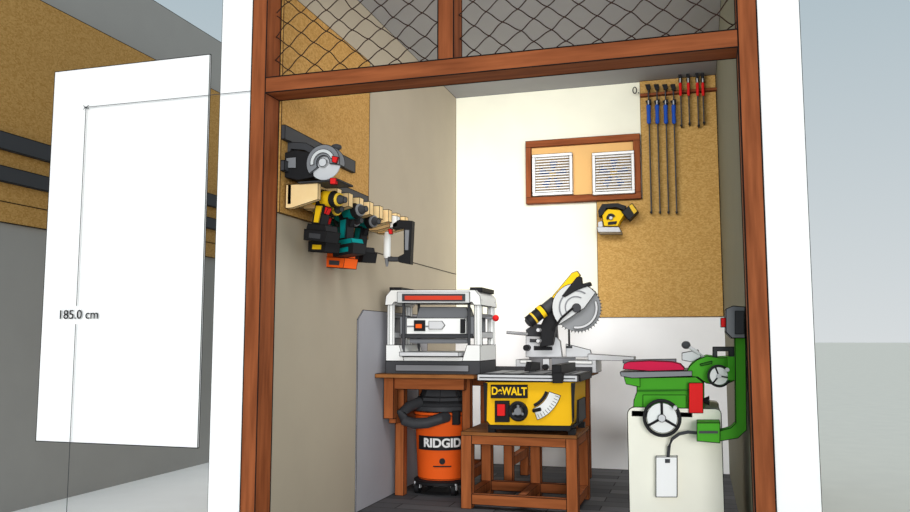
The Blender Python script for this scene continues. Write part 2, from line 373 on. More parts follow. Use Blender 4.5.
# cordless tools
def drill(x, y, z, c1, c2, cf, cb, label, sc=1.0, rz=0, ry=0, hl=0.12):
    d = thing('cordless_drill', (x, y, z), label, 'drill', 'cordless drills hanging under the shelf')
    mb = MB(); mb.tube([(x-0.085, y, z), (x-0.08, y, z), (x-0.02, y, z), (x+0.02, y, z)], 0.028, 16, 0.031)
    build('motor_housing', mb, c1, d)
    build('gear_collar', MB().cyl((x+0.02, y, z), (x+0.045, y, z), 0.029, 0.024, 16), c2, d)
    build('motor_band', MB().cyl((x-0.05, y, z), (x-0.03, y, z), 0.032, 0.032, 16), c2, d)
    build('clutch_ring', MB().cyl((x+0.045, y, z), (x+0.053, y, z), 0.026, 0.022, 16), 'gold' if c1 == 'yellow' else 'mid', d, 0)
    build('chuck', MB().cyl((x+0.053, y, z), (x+0.08, y, z), 0.018, 0.011, 14), 'dark', d)
    build('rear_cap', MB().cyl((x-0.094, y, z), (x-0.085, y, z), 0.020, 0.026, 14), c2, d, 0)
    build('grip', MB().prism([(x-0.055, z-0.02), (x-0.008, z-0.02), (x-0.018, z-hl), (x-0.062, z-hl)], y-0.019, y+0.019), c2, d)
    build('grip_panel', MB().prism([(x-0.05, z-0.03), (x-0.016, z-0.03), (x-0.026, z-hl+0.015), (x-0.052, z-hl+0.015)], y-0.022, y-0.018), c1, d, 0.0008)
    build('trigger', MB().prism([(x-0.012, z-0.03), (x+0.006, z-0.035), (x-0.006, z-0.06), (x-0.018, z-0.055)], y-0.01, y+0.01), 'red' if c1 == 'yellow' else 'black', d)
    build('battery_foot', MB().prism([(x-0.075, z-hl-0.014), (x+0.03, z-hl-0.014), (x+0.022, z-hl+0.008), (x-0.07, z-hl+0.008)], y-0.032, y+0.032), cf, d)
    bt = build('battery', MB().prism([(x-0.078, z-hl-0.055), (x+0.034, z-hl-0.055), (x+0.040, z-hl-0.014), (x-0.082, z-hl-0.014)], y-0.036, y+0.036), cb, d)
    build('battery_label', MB().prism([(x-0.05, z-hl-0.045), (x+0.01, z-hl-0.045), (x+0.01, z-hl-0.027), (x-0.05, z-hl-0.027)], y-0.038, y-0.036), cf if cf != cb else 'dark', bt, 0)
    d.scale = (sc,)*3; d.rotation_euler = (0, ry, rz)
    return d
drill(-1.475, 3.10, zsh-0.05, 'yellow', 'black', 'black', 'black', 'yellow and black cordless drill, hanging nearest the door post', 1.12, -0.35, 0.15, 0.11)
drill(-1.53, 3.215, zsh-0.075, 'yellow', 'dark', 'yellow', 'black', 'yellow and dark grey cordless driver between the nearest drill and the teal drill', 1.08, -0.5, 0.1)
drill(-1.475, 3.33, zsh-0.07, 'teal', 'black', 'teal', 'black', 'teal cordless drill with black grip hanging right of the two yellow tools', 1.12, -0.4, -0.05)
drill(-1.545, 3.44, zsh-0.09, 'dteal', 'dark', 'orange', 'orange', 'dark green cordless drill with orange battery, hanging lowest under the shelf', 1.15, -0.4, 0.1, 0.14)
drill(-1.50, 3.56, zsh-0.08, 'teal', 'black', 'black', 'black', 'black cordless driver with teal top, hanging nearest the white nail gun', 1.12, -0.5, 0.1, 0.12)
# nailer
Yn = 3.82
n_ = thing('nail_gun', (PY(396, 266, Yn)[0], Yn, PY(396, 266, Yn)[1]), 'white and black nail gun at the far end of the plywood shelf', 'nail gun')
xn = PY(385, 240, Yn)[0]
def zn(v): return PY(386, v, Yn)[1]
build('barrel', MB().lathe(xn, Yn+0.03, [(0.013, zn(258)), (0.018, zn(255)), (0.018, zn(236)), (0.012, zn(231))], 18), 'offwhite', n_)
build('nose', MB().lathe(xn, Yn+0.03, [(0.005, zn(266)), (0.010, zn(262)), (0.012, zn(258))], 12), 'mid', n_)
build('grip', MB().prx([(393, 224), (399, 220), (412, 221), (410, 264), (399, 262), (398, 257), (404, 254), (404, 228), (393, 229)], Yn, Yn+0.04), 'black', n_)
build('grip_insert', MB().prx([(405, 230), (409, 230), (408, 250), (405, 250)], Yn-0.004, Yn), 'mid', n_, 0)
build('magazine', MB().prx([(388, 257), (400, 257), (400, 261), (388, 261)], Yn+0.01, Yn+0.04), 'dark', n_)
build('trigger', MB().prx([(388, 229), (392, 229), (392, 234), (389, 234)], Yn-0.01, Yn+0.0), 'red', n_)
build('head_cap', MB().prx([(390, 215), (397, 216), (397, 226), (390, 228)], Yn+0.0, Yn+0.04), 'offwhite', n_)
# ---------------------------------------------------------------- planer bench
ZT = 0.66; ZP = 0.672
def leg(x, y, z1, parent, w=0.05, z0=0.003): return build('leg', MB().box(x, x+w, y, y+w, z0, z1), 'benchv', parent, 0.0015)
tb = thing('workbench', (-1.35, 4.45, 0.003), 'small reddish wooden workbench under the thickness planer', 'workbench')
build('tabletop', MB().box(-1.642, -1.10, 4.03, 4.64, ZP-0.02, ZP), 'top', tb)
build('apron', MB().box(-1.625, -1.19, 4.16, 4.20, ZP-0.085, ZP-0.02), 'benchh', tb, 0.0015)
build('apron', MB().box(-1.615, -1.20, 4.60, 4.64, ZP-0.085, ZP-0.02), 'benchh', tb)
leg(-1.62, 4.28, ZP-0.02, tb); leg(-1.62, 4.67, ZP-0.02, tb); leg(-1.235, 4.28, ZP-0.02, tb, 0.045); leg(-1.235, 4.67, ZP-0.02, tb, 0.045)
build('bracket_post', MB().box(-1.635, -1.58, 4.14, 4.195, 0.43, ZP-0.02), 'benchv', tb, 0.0015)
build('side_rail', MB().box(-1.625, -1.585, 4.195, 4.67, 0.40, 0.45), 'benchv', tb)
build('side_rail', MB().box(-1.23, -1.195, 4.325, 4.67, 0.10, 0.15), 'benchv', tb)
build('lower_rail', MB().box(-1.57, -1.235, 4.69, 4.72, 0.10, 0.15), 'benchh', tb)
# planer
Yp = 4.1; DP = 0.34
pl = thing('thickness_planer', (-1.38, 4.27, ZP), 'off-white and black thickness planer with red stripe on the left workbench', 'planer')
def pq(l, y=None): return [PY(u, v, Yp) for u, v in l]
xpl = PY(386, 330, Yp)[0]; xpr = PY(480, 330, Yp)[0]
def zp(v): return PY(430, v, Yp)[1]
build('base', MB().box(xpl, xpr, Yp, Yp+DP, ZP, zp(361)), 'dark', pl)
build('base_trim', MB().box(xpl+0.06, xpr-0.06, Yp-0.008, Yp, ZP+0.015, zp(365)), 'mid', pl)
for (a, b_, c_) in ((386, 399, 404), (480, 467, 462)):
    build('lower_cheek', MB().prism(pq([(a, 361), (c_, 361), (b_, 345), (a, 345)]), Yp+0.0, Yp+DP), 'offwhite', pl, 0.0014)
build('base_rail', MB().box(PY(403, 355, Yp)[0], PY(463, 355, Yp)[0], Yp+0.006, Yp+DP-0.006, zp(361), zp(357)), 'offwhite', pl)
build('feed_table', MB().box(xpl+0.1, xpr-0.1, Yp-0.06, Yp+DP+0.06, zp(356), zp(352)), 'silver', pl)
for x in (xpl, xpr-0.036):
    for y in (Yp+0.005, Yp+DP-0.05):
        build('side_post', MB().cyl((x+0.018, y+0.022, zp(346)), (x+0.018, y+0.022, zp(300)), 0.021, n=8), 'offwhite', pl, 0.001)
    build('side_bar', MB().box(x+0.012, x+0.03, Yp+0.05, Yp+DP-0.05, zp(338), zp(332)), 'silver', pl)
    build('side_bar', MB().box(x+0.012, x+0.03, Yp+0.05, Yp+DP-0.05, zp(318), zp(314)), 'mid', pl)
for u in (401, 467):
    for yv in (Yp+0.04, Yp+DP-0.05):
        x = PY(u, 330, Yp)[0]; build('column', MB().cyl((x, yv, zp(355)), (x, yv, zp(300)), 0.008, n=14), 'dark', pl, 0)
build('top_cover', MB().prism(pq([(385, 305), (386, 296), (391, 290), (475, 290), (480, 296), (481, 305), (474, 305), (472, 302), (394, 302), (392, 305)]), Yp, Yp+DP), 'offwhite', pl, 0.0014)
build('front_band', MB().prism(pq([(398, 292), (470, 292), (470, 303), (398, 303)]), Yp-0.012, Yp+0.0), 'paleg', pl)
build('stripe_backing', MB().prism(pq([(403, 294), (466, 294), (466, 301.5), (403, 301.5)]), Yp-0.016, Yp-0.012), 'dark', pl, 0)
build('red_stripe', MB().prism(pq([(406, 296), (463, 296), (463, 300), (406, 300)]), Yp-0.02, Yp-0.016), 'dullred', pl, 0)
for a in (387, 468):
    build('carry_handle', MB().prism(pq([(a, 287), (a+12, 287), (a+12, 291), (a, 291)]), Yp+0.04, Yp+DP-0.04), 'black', pl)
build('cutter_head', MB().prism(pq([(404, 318), (462, 318), (464, 321), (464, 334), (404, 334)]), Yp+0.04, Yp+DP-0.04), 'offwhite', pl, 0.0014)
build('head_rib', MB().prism(pq([(404, 325.5), (426, 325.5), (426, 327), (404, 327)]), Yp+0.036, Yp+0.04), 'mid', pl, 0)
build('head_plate', MB().prism(pq([(398, 334), (470, 334), (470, 338), (398, 338)]), Yp+0.05, Yp+DP-0.05), 'dark', pl)
build('carriage_block', MB().prism(pq([(396, 316), (404, 316), (404, 336), (396, 336)]), Yp+0.06, Yp+DP-0.06), 'mid', pl)
build('carriage_block', MB().prism(pq([(464, 316), (472, 316), (472, 336), (464, 336)]), Yp+0.06, Yp+DP-0.06), 'mid', pl)
build('feed_roller', MB().cyl((PY(404, 340, Yp)[0], Yp+0.1, zp(341)), (PY(464, 340, Yp)[0], Yp+0.1, zp(341)), 0.014, n=14), 'mid', pl, 0)
build('dust_hood', MB().prism(pq([(410, 306), (458, 306), (462, 318), (406, 318)]), Yp+0.16, Yp+0.26), 'mid', pl)
lb = build('warning_label', MB().prism(pq([(412, 320), (423, 320), (423, 331), (412, 331)]), Yp+0.03, Yp+0.04), 'black', pl, 0)
build('label_patch', MB().prism(pq([(414, 324), (420, 324), (420, 328), (414, 328)]), Yp+0.026, Yp+0.03), 'orange', lb, 0)
build('maker_plate', MB().prism(pq([(427, 321), (440, 321), (443, 325), (440, 329), (427, 329)]), Yp+0.03, Yp+0.04), 'silver', pl)
build('depth_scale', MB().prism(pq([(459, 319), (463, 319), (463, 333), (459, 333)]), Yp+0.028, Yp+0.04), 'black', pl)
xk = xpr; zk = zp(318)
build('crank_arm', MB().tube([(xk, Yp+0.12, zk+0.0), (xk+0.035, Yp+0.12, zk), (xk+0.04, Yp+0.12, zk)], 0.006, 8), 'mid', pl, 0)
build('crank_knob', MB().ball((xk+0.055, Yp+0.12, zk), 0.018), 'red', pl, 0)
# ---------------------------------------------------------------- wet/dry vacuum
vx, vy = -1.408, 4.47
vc = thing('shop_vacuum', (vx, vy, 0.003), 'orange drum shop vacuum with dark grey lid beneath the workbench', 'vacuum cleaner')
ang0 = math.atan2(-vx, vy)      # direction toward the doorway
build('base', MB().lathe(vx, vy, [(0.12, 0.05), (0.154, 0.055), (0.154, 0.07), (0.125, 0.08)]), 'black', vc)
build('drum', MB().lathe(vx, vy, [(0.126, 0.075), (0.134, 0.085), (0.150, 0.41), (0.155, 0.415), (0.155, 0.43), (0.13, 0.432)]), 'orange', vc)
build('lid', MB().lathe(vx, vy, [(0.14, 0.432), (0.160, 0.435), (0.160, 0.46), (0.142, 0.475)], 24), 'dark', vc)
build('motor_head', MB().lathe(vx, vy, [(0.140, 0.475), (0.136, 0.505), (0.122, 0.51), (0.108, 0.55), (0.06, 0.562)], 8, R(12)), 'dark', vc)
build('lid_band', MB().lathe(vx, vy, [(0.141, 0.478), (0.142, 0.480), (0.140, 0.488), (0.136, 0.489)], 8, R(12)), 'black', vc, 0)
build('carry_handle', MB().tube([(vx-0.11, vy-0.03, 0.51), (vx-0.09, vy-0.03, 0.565), (vx, vy-0.03, 0.58), (vx+0.09, vy-0.03, 0.565), (vx+0.11, vy-0.03, 0.51)], 0.013, 10), 'black', vc, 0)
build('latch', MB().box(vx+0.1, vx+0.135, vy-0.14, vy-0.11, 0.37, 0.44), 'black', vc)
build('hose', MB().tube([(vx+0.07, vy-0.145, 0.41), (vx+0.05, vy-0.20, 0.405), (vx-0.01, vy-0.225, 0.385), (vx-0.08, vy-0.235, 0.38), (vx-0.135, vy-0.235, 0.395), (vx-0.155, vy-0.23, 0.43), (vx-0.13, vy-0.19, 0.46), (vx-0.09, vy-0.12, 0.48)], 0.028, 14), 'dark', vc, 0)
for a in (215, 315, 45, 135):
    cx, cy = vx+0.138*math.cos(R(a)), vy+0.138*math.sin(R(a))
    cs = build('caster', MB().cyl((cx-0.012, cy, 0.03), (cx+0.012, cy, 0.03), 0.028, n=16), 'black', vc)
    build('caster_fork', MB().box(cx-0.018, cx+0.018, cy-0.014, cy+0.012, 0.03, 0.065), 'silver', cs)
def curved(mb, r, w, z0, z1, th, n=12):
    pi_, po = [], []
    for k in range(n+1):
        a = ang0-w/2+w*k/n
        pi_.append((vx+r*math.sin(a), vy-r*math.cos(a))); po.append((vx+(r+th)*math.sin(a), vy-(r+th)*math.cos(a)))
    ring = pi_+po[::-1]
    a_ = [mb.bm.verts.new((x, y, z0)) for x, y in ring]; b_ = [mb.bm.verts.new((x, y, z1)) for x, y in ring]
    N = len(ring)
    for k in range(N): mb.face([a_[k], a_[(k+1) % N], b_[(k+1) % N], b_[k]])
    for k in range(n):
        for L in (a_, b_): mb.face([L[k], L[k+1], L[N-2-k], L[N-1-k]])
    return mb
bd = build('badge', curved(MB(), 0.134, 2.0, 0.236, 0.308, 0.0165), 'black', vc, 0)
text('lettering', 'RIDGID', 0.062, (vx, 0, 0.272), 'white', bd, 1.05, 0.001, 0.0022, (vx, vy, 0.152, ang0))
build('badge_line', curved(MB(), 0.130, 0.7, 0.15, 0.156, 0.0125, 6), 'black', vc, 0)
mb = MB(); mb.cyl((vx+0.11*math.sin(ang0), vy-0.11*math.cos(ang0), 0.18), (vx+0.148*math.sin(ang0), vy-0.148*math.cos(ang0), 0.18), 0.016, n=16)
build('drain_cap', mb, 'black', vc, 0)
vc.scale = (1.03, 1.03, 1.05)
# ---------------------------------------------------------------- table-saw stand
Ys = 4.05; zst = 0.385
xs0 = PY(461, 440, Ys)[0]; xs1 = PY(577, 440, Ys)[0]
st = thing('saw_stand', ((xs0+xs1)/2, Ys+0.24, 0.003), 'low reddish wooden stand carrying the yellow table saw', 'stand')
w = 0.055; D = 0.46
build('top_board', MB().box(xs0, xs1, Ys, Ys+D, zst-0.018, zst), 'top', st)
xmid = (xs0+xs1)/2-0.02
for x, y in ((xs0, Ys), (xs1-w, Ys), (xs0, Ys+D-w), (xs1-w, Ys+D-w), (xmid, Ys+D-w)): leg(x, y, zst-0.018, st, w)
for x, y in ((xs0, Ys), (xs0, Ys+D-w)): build('rail', MB().box(x+w, xs1-w, y+0.005, y+0.045, zst-0.062, zst-0.018), 'benchh', st, 0.0015)
for x, y in ((xs0, Ys), (xs0, Ys+D-w)): build('rail', MB().box(x+w, xs1-w, y+0.005, y+0.045, 0.025, 0.075), 'benchh', st, 0.0015)
for x in (xs0, xs1-w, xmid):
    build('side_rail', MB().box(x+0.005, x+w-0.005, Ys+w, Ys+D-w, 0.03, 0.075), 'benchv', st)
    build('side_rail', MB().box(x+0.005, x+w-0.005, Ys+w, Ys+D-w, zst-0.062, zst-0.018), 'benchv', st)
# ---------------------------------------------------------------- table saw
Yt = 4.0
def tx_(u, v=405): return PY(u, v, Yt)[0]
ts = thing('table_saw', (tx_(530), Yt+0.24, zst), 'yellow and black portable table saw on the low wooden stand', 'table saw')
zr1 = PY(530, 374, Yt)[1]; zr0 = PY(530, 381, Yt)[1]
xtt0 = tx_(480); xtt1 = tx_(578)
build('body', MB().prx([(485, 382), (574, 382), (574, 420), (570, 427), (490, 425), (485, 419)], Yt+0.02, Yt+0.44), 'amber', ts, 0.002)
build('base_skirt', MB().prx([(488, 425), (572, 426), (570, 431), (490, 429)], Yt+0.012, Yt+0.45), 'black', ts)
for (a, b_) in ((483.5, 487), (571, 575)):
    build('frame_edge', MB().prx([(a, 383), (b_, 383), (b_-(1 if a < 500 else 2), 422), (a+1, 422)], Yt+0.008, Yt+0.02), 'black', ts, 0)
build('side_vent', MB().prismx([(Yt+0.1, 0.44), (Yt+0.38, 0.44), (Yt+0.36, 0.55), (Yt+0.12, 0.55)], tx_(574)-0.004, tx_(574)+0.006), 'black', ts)
for x in (tx_(485), tx_(573)-0.035):
    for y in (Yt+0.06, Yt+0.40): build('foot', MB().box(x, x+0.035, y, y+0.035, zst, zst+0.03), 'black', ts, 0)
tp = build('table_plate', MB().box(xtt0+0.01, xtt1-0.005, Yt+0.02, Yt+0.46, zr0+0.01, zr1), 'mid', ts)
for u in (500, 520, 543, 568):
    x = tx_(u); build('mitre_slot', MB().box(x-0.006, x+0.006, Yt+0.021, Yt+0.459, zr1-0.001, zr1+0.0012), 'black', tp, 0)
build('front_rail', MB().box(xtt0-0.01, xtt1, Yt-0.01, Yt+0.02, zr0, zr1-0.004), 'silver', ts, 0.0016)
build('rail_scale', MB().box(xtt0, xtt1-0.01, Yt-0.012, Yt-0.01, zr0+0.012, zr0+0.017), 'black', ts, 0)
build('rear_rail', MB().box(xtt0-0.01, xtt1, Yt+0.46, Yt+0.48, zr0, zr1-0.004), 'silver', ts)
build('side_rail', MB().box(xtt0-0.012, xtt0+0.01, Yt+0.02, Yt+0.46, zr0, zr1-0.002), 'black', ts)
build('side_rail', MB().box(xtt1-0.01, xtt1+0.01, Yt+0.02, Yt+0.46, zr0, zr1-0.002), 'black', ts)
build('rip_fence', MB().box(tx_(553), tx_(562), Yt-0.015, Yt+0.47, zr1, zr1+0.045), 'black', ts)
build('fence_lever', MB().prx([(552, 373), (563, 373), (562, 383), (553, 383)], Yt-0.04, Yt-0.01), 'black', ts)
bx = PY(530, 368, Yt+0.2)[0]
build('blade', MB().prismx([(Yt+0.25+0.08*math.cos(a*math.pi/12), zr1-0.02+0.06*math.sin(a*math.pi/12)) for a in range(13)], bx, bx+0.003), 'bladeg', ts)
build('blade_guard', MB().prismx([(Yt+0.12, zr1+0.01), (Yt+0.4, zr1+0.01), (Yt+0.4, zr1+0.045), (Yt+0.17, zr1+0.055)], bx-0.012, bx+0.015), 'black', ts)
bd = build('badge', MB().prx([(491, 385), (527, 385), (527, 398), (491, 398)], Yt+0.006, Yt+0.02), 'black', ts)
xx, zz2 = PY(509, 391.5, Yt+0.006)
text('lettering', 'DeWALT', 0.054, (xx, Yt+0.005, zz2), 'yellow', bd, 0.83, 0.001, 0.0015)
sw = build('switch_plate', MB().prx([(495, 401), (509, 401), (509, 422), (495, 422)], Yt+0.008, Yt+0.02), 'black', ts)
build('stop_paddle', MB().prx([(497, 404), (505, 404), (505, 416), (497, 416)], Yt-0.004, Yt+0.008), 'red', sw)
cx, cz = PY(519, 411, Yt)
hw = build('height_wheel', MB().torus((cx, Yt-0.02, cz), 0.040, 0.010), 'black', ts, 0)
mb = MB(); mb.cyl((cx, Yt-0.03, cz), (cx, Yt+0.02, cz), 0.018, n=16)
for a in (90, 210, 330): mb.tube([(cx, Yt-0.02, cz), (cx+0.038*math.cos(R(a)), Yt-0.02, cz+0.038*math.sin(R(a)))], 0.007, 8)
build('wheel_hub', mb, 'mid', hw, 0)
build('wheel_plate', MB().cyl((cx, Yt+0.008, cz), (cx, Yt+0.02, cz), 0.036, n=24), 'black', hw, 0)
build('wheel_grip', MB().cyl((cx+0.03, Yt-0.06, cz+0.03), (cx+0.03, Yt-0.02, cz+0.03), 0.009, n=12), 'black', hw, 0)
ax, az = PY(524, 383, Yt+0.01)
build('scale_slot', MB().arc((ax, az), 0.112, 0.128, -66, -20, Yt+0.012, Yt+0.02, 14), 'black', ts, 0)
bv = build('bevel_scale', MB().arc((ax, az), 0.132, 0.190, -70, -18, Yt+0.012, Yt+0.02, 14), 'offwhite', ts)
mb = MB()
for k in range(10):
    a = R(-66+5*k); mb.tube([(ax+0.166*math.cos(a), Yt+0.011, az+0.166*math.sin(a)), (ax+0.186*math.cos(a), Yt+0.011, az+0.186*math.sin(a))], 0.0012, 4)
build('scale_mark', mb, 'black', bv, 0)
lx, lz = PY(541, 409, Yt)
build('bevel_lock', MB().tube([(lx-0.04, Yt-0.0, lz-0.01), (lx, Yt-0.01, lz)], 0.009, 8), 'black', ts, 0)
# ---------------------------------------------------------------- rear bench + mitre saw
xb0, xb1 = -1.10, -0.66; yb0, yb1 = 4.66, 5.2
rb_ = thing('workbench', ((xb0+xb1)/2, (yb0+yb1)/2, 0.003), 'reddish wooden workbench behind the table saw, under the mitre saw', 'workbench')
build('tabletop', MB().box(xb0-0.02, xb1+0.05, yb0, yb1, ZT-0.02, ZT), 'top', rb_)
for x in (xb0, xb1-0.05):
    for y in (yb0+0.02, yb1-0.07): leg(x, y, ZT-0.02, rb_)
for y in (yb0+0.025, yb1-0.065): build('apron', MB().box(xb0+0.05, xb1-0.05, y, y+0.04, ZT-0.08, ZT-0.02), 'benchh', rb_)
for x in (xb0, xb1-0.05): build('stretcher', MB().box(x+0.005, x+0.045, yb0+0.07, yb1-0.07, 0.12, 0.17), 'benchv', rb_)
Ym = 4.82
def mz(v, u=560): return PY(u, v, Ym)[1]
def mx(u, v=360): return PY(u, v, Ym)[0]
ms = thing('mitre_saw', (mx(560), Ym+0.1, ZT), 'sliding mitre saw with large grey blade and yellow handle on the rear bench', 'mitre saw')
zB = mz(360)
build('base', MB().box(mx(516), mx(596), Ym, Ym+0.26, ZT, zB), 'silver', ms)
build('base_plinth', MB().box(mx(490), mx(592), Ym-0.05, Ym+0.0, ZT, mz(367)), 'dark', ms)
tx = mx(540)
build('turntable', MB().lathe(tx+0.06, Ym+0.08, [(0.14, ZT+0.005), (0.14, zB+0.012), (0.13, zB+0.016)]), 'mid', ms)
build('mitre_arm', MB().box(tx+0.04, tx+0.08, Ym-0.13, Ym, ZT+0.015, zB+0.01), 'silver', ms)
build('mitre_knob', MB().cyl((tx+0.06, Ym-0.17, ZT+0.035), (tx+0.06, Ym-0.13, ZT+0.035), 0.016, n=14), 'black', ms)
build('extension_wing', MB().prx([(588, 354), (634, 357), (634, 361), (588, 360)], Ym+0.02, Ym+0.14), 'silver', ms)
build('fence', MB().prx([(526, 336), (556, 337), (560, 341), (562, 357), (526, 357)], Ym+0.12, Ym+0.15), 'silver', ms, 0.0014)
build('fence', MB().prx([(566, 344), (590, 350), (592, 357), (566, 357)], Ym+0.12, Ym+0.15), 'silver', ms, 0.0014)
build('fence_slot', MB().prx([(534, 346), (552, 347), (552, 350), (534, 350)], Ym+0.114, Ym+0.12), 'black', ms)
build('fence_slot', MB().prx([(530, 339), (540, 339.5), (540, 342), (530, 342)], Ym+0.114, Ym+0.12), 'dark', ms)
build('scale_plate', MB().prx([(520, 360), (592, 361), (592, 364), (520, 363)], Ym-0.004, Ym), 'offwhite', ms)
build('fence_lock', MB().cyl((mx(524, 348), Ym+0.06, mz(348)), (mx(524, 348), Ym+0.12, mz(348)), 0.018, n=12), 'black', ms)
cx, cz = PY(577, 308, Ym); rB = 0.142
bl = build('blade', MB().cyl((cx, Ym+0.02, cz), (cx, Ym+0.024, cz), rB*0.98, n=44), 'bladeg', ms, 0)
mb = MB()
for k in range(44):
    a = 2*math.pi*k/44; a2 = a+0.07
    mb.prism([(cx+rB*0.95*math.cos(a), cz+rB*0.95*math.sin(a)), (cx+rB*1.06*math.cos(a+0.02), cz+rB*1.06*math.sin(a+0.02)), (cx+rB*0.95*math.cos(a2), cz+rB*0.95*math.sin(a2))], Ym+0.019, Ym+0.025)
build('teeth', mb, 'dark', bl, 0)
build('upper_guard', MB().prism([(cx-0.004+rB*1.0*math.cos(R(a)), cz+0.004+rB*1.0*math.sin(R(a))) for a in range(36, 231, 9)]+[(cx-0.03, cz-0.05), (cx+0.045, cz+0.0)], Ym-0.012, Ym+0.05), 'paleg', ms, 0.0018)
build('guard_rib', MB().arc((cx-0.004, cz+0.004), rB*0.66, rB*0.72, 55, 215, Ym-0.017, Ym-0.012, 22), 'mid', ms, 0)
build('guard_rib', MB().arc((cx-0.004, cz+0.004), rB*0.42, rB*0.47, 60, 215, Ym-0.017, Ym-0.012, 22), 'mid', ms, 0)
build('lower_guard', MB().arc((cx, cz), rB*0.76, rB*0.86, -100, 20, Ym+0.0, Ym+0.012, 22), 'silver', ms, 0.001)
build('arbor', MB().cyl((cx, Ym-0.022, cz), (cx, Ym+0.03, cz), 0.026, n=20), 'dark', ms)
build('guard_link', MB().tube([(cx-0.02, Ym-0.026, cz), (cx-0.09, Ym-0.026, cz-0.06), (mx(553, 330), Ym-0.01, mz(330))], 0.007, 8), 'black', ms, 0)
build('saw_arm', MB().prx([(550, 306), (560, 294), (570, 298), (563, 314), (556, 326), (552, 345), (540, 347), (541, 325)], Ym+0.05, Ym+0.11), 'black', ms)
build('handle', MB().prx([(572, 273), (577, 271), (580, 275), (560, 297), (555, 300), (552, 297)], Ym-0.01, Ym+0.03), 'yellow', ms, 0.0016)
build('handle_grip', MB().prx([(577, 277), (581, 277), (582, 284), (590, 282), (591, 285), (577, 290), (565, 297), (562, 296)], Ym-0.018, Ym+0.03), 'black', ms)
a = Vector((mx(529, 322), Ym-0.01, mz(322))); b = Vector((mx(553, 301), Ym+0.05, mz(301)))
build('motor', MB().cyl(a, a.lerp(b, 0.60), 0.038, n=16), 'black', ms)
build('motor_end', MB().cyl(a-(b-a)*0.06, a, 0.022, 0.034, n=16), 'dark', ms)
build('motor_band', MB().cyl(a.lerp(b, 0.16), a.lerp(b, 0.22), 0.040, n=16), 'gold', ms, 0)
build('gearbox', MB().cyl(a.lerp(b, 0.42), a.lerp(b, 0.56), 0.041, n=16), 'yellow', ms)
build('gear_cover', MB().cyl(a.lerp(b, 0.60), b, 0.034, n=16), 'dark', ms)
for v in (330, 341):
    build('slide_rail', MB().cyl((mx(538, v), Ym+0.0, mz(v)), (mx(538, v), Ym+0.36, mz(v)), 0.012, n=12), 'silver', ms)
build('rear_bracket', MB().prx([(526, 330), (534, 324), (556, 326), (558, 354), (530, 354)], Ym+0.16, Ym+0.22), 'dark', ms)
build('bevel_lever', MB().tube([(mx(503, 332), Ym+0.1, mz(332)), (mx(524, 334), Ym+0.12, mz(334))], 0.009, 10), 'silver', ms)
build('work_clamp', MB().tube([(mx(569, 330), Ym+0.0, mz(330)), (mx(569, 330), Ym+0.0, mz(346))], 0.005, 8), 'black', ms)
build('clamp_foot', MB().cyl((mx(569, 330), Ym, mz(346)), (mx(569, 330), Ym, mz(348)), 0.018, n=12), 'dark', ms)
# ---------------------------------------------------------------- green jointer
Yg = 3.2
gm = thing('jointer', (PY(676, 450, Yg)[0], Yg+0.2, 0.003), 'green jointer machine with handwheels on a cream cabinet by the right post', 'woodworking machine')
zb1 = PY(676, 408, Yg)[1]; xc0 = PY(628, 440, Yg)[0]; xc1 = PY(722, 440, Yg)[0]
mb = MB(); r_ = 0.028
pts = [(xc0, 0.003), (xc1, 0.003)]
for k in range(4): a = R(90*k/3); pts.append((xc1-r_*0.6+r_*0.6*math.cos(a), zb1-r_*0.6+r_*0.6*math.sin(a)))
for k in range(5): a = R(90+90*k/4); pts.append((xc0+r_+r_*math.cos(a), zb1-r_+r_*math.sin(a)))
cb = build('cabinet', mb.prism(pts, Yg, Yg+0.42), 'cab', gm, 0.0015)
build('body', MB().prx([(637, 378), (696, 377), (704, 383), (704, 411), (694, 417), (633, 415), (634, 400), (637, 392)], Yg+0.02, Yg+0.38), 'green', gm, 0.0015)
build('body_flange', MB().prx([(632, 411), (692, 413), (692, 417), (632, 416)], Yg+0.0, Yg+0.02), 'dgreen', gm)
build('body_rib', MB().prx([(638, 390), (688, 389.5), (688, 391), (638, 391.8)], Yg+0.008, Yg+0.02), 'dgreen', gm, 0)
build('body_panel', MB().prx([(643, 395), (686, 395), (686, 408), (643, 408)], Yg+0.014, Yg+0.02), 'green', gm, 0.001)
build('infeed_table', MB().prx([(620, 372), (692, 371), (692, 376), (632, 378), (621, 376)], Yg-0.0, Yg+0.34), 'mid', gm)
build('table_support', MB().prx([(624, 377), (640, 378), (640, 387), (626, 384)], Yg+0.01, Yg+0.3), 'green', gm)
build('cutter_guard', MB().prx([(623, 369), (624, 364), (628, 362), (650, 361), (672, 362), (680, 364), (684, 368), (684, 370), (650, 371)], Yg+0.04, Yg+0.13), 'pink', gm)
build('fence_plate', MB().prx([(623, 360), (676, 359), (676, 363), (623, 363)], Yg+0.14, Yg+0.16), 'mid', gm)
build('outfeed_housing', MB().prx([(684, 376), (690, 366), (697, 360), (707, 356), (720, 358), (735, 357), (735, 380), (722, 386), (706, 383), (698, 377)], Yg+0.02, Yg+0.3), 'green', gm, 0.0014)
build('housing_rib', MB().prx([(700, 364), (712, 361), (712, 363.5), (701, 366)], Yg+0.012, Yg+0.02), 'dgreen', gm)
build('red_block', MB().prx([(689, 383), (703, 383), (703, 413), (689, 413)], Yg-0.01, Yg+0.06), 'red', gm)
x, z = PY(703, 401, Yg)
build('adjust_knob', MB().cyl((x, Yg+0.02, z), (x+0.022, Yg+0.02, z), 0.008, 0.018, 14), 'black', gm)
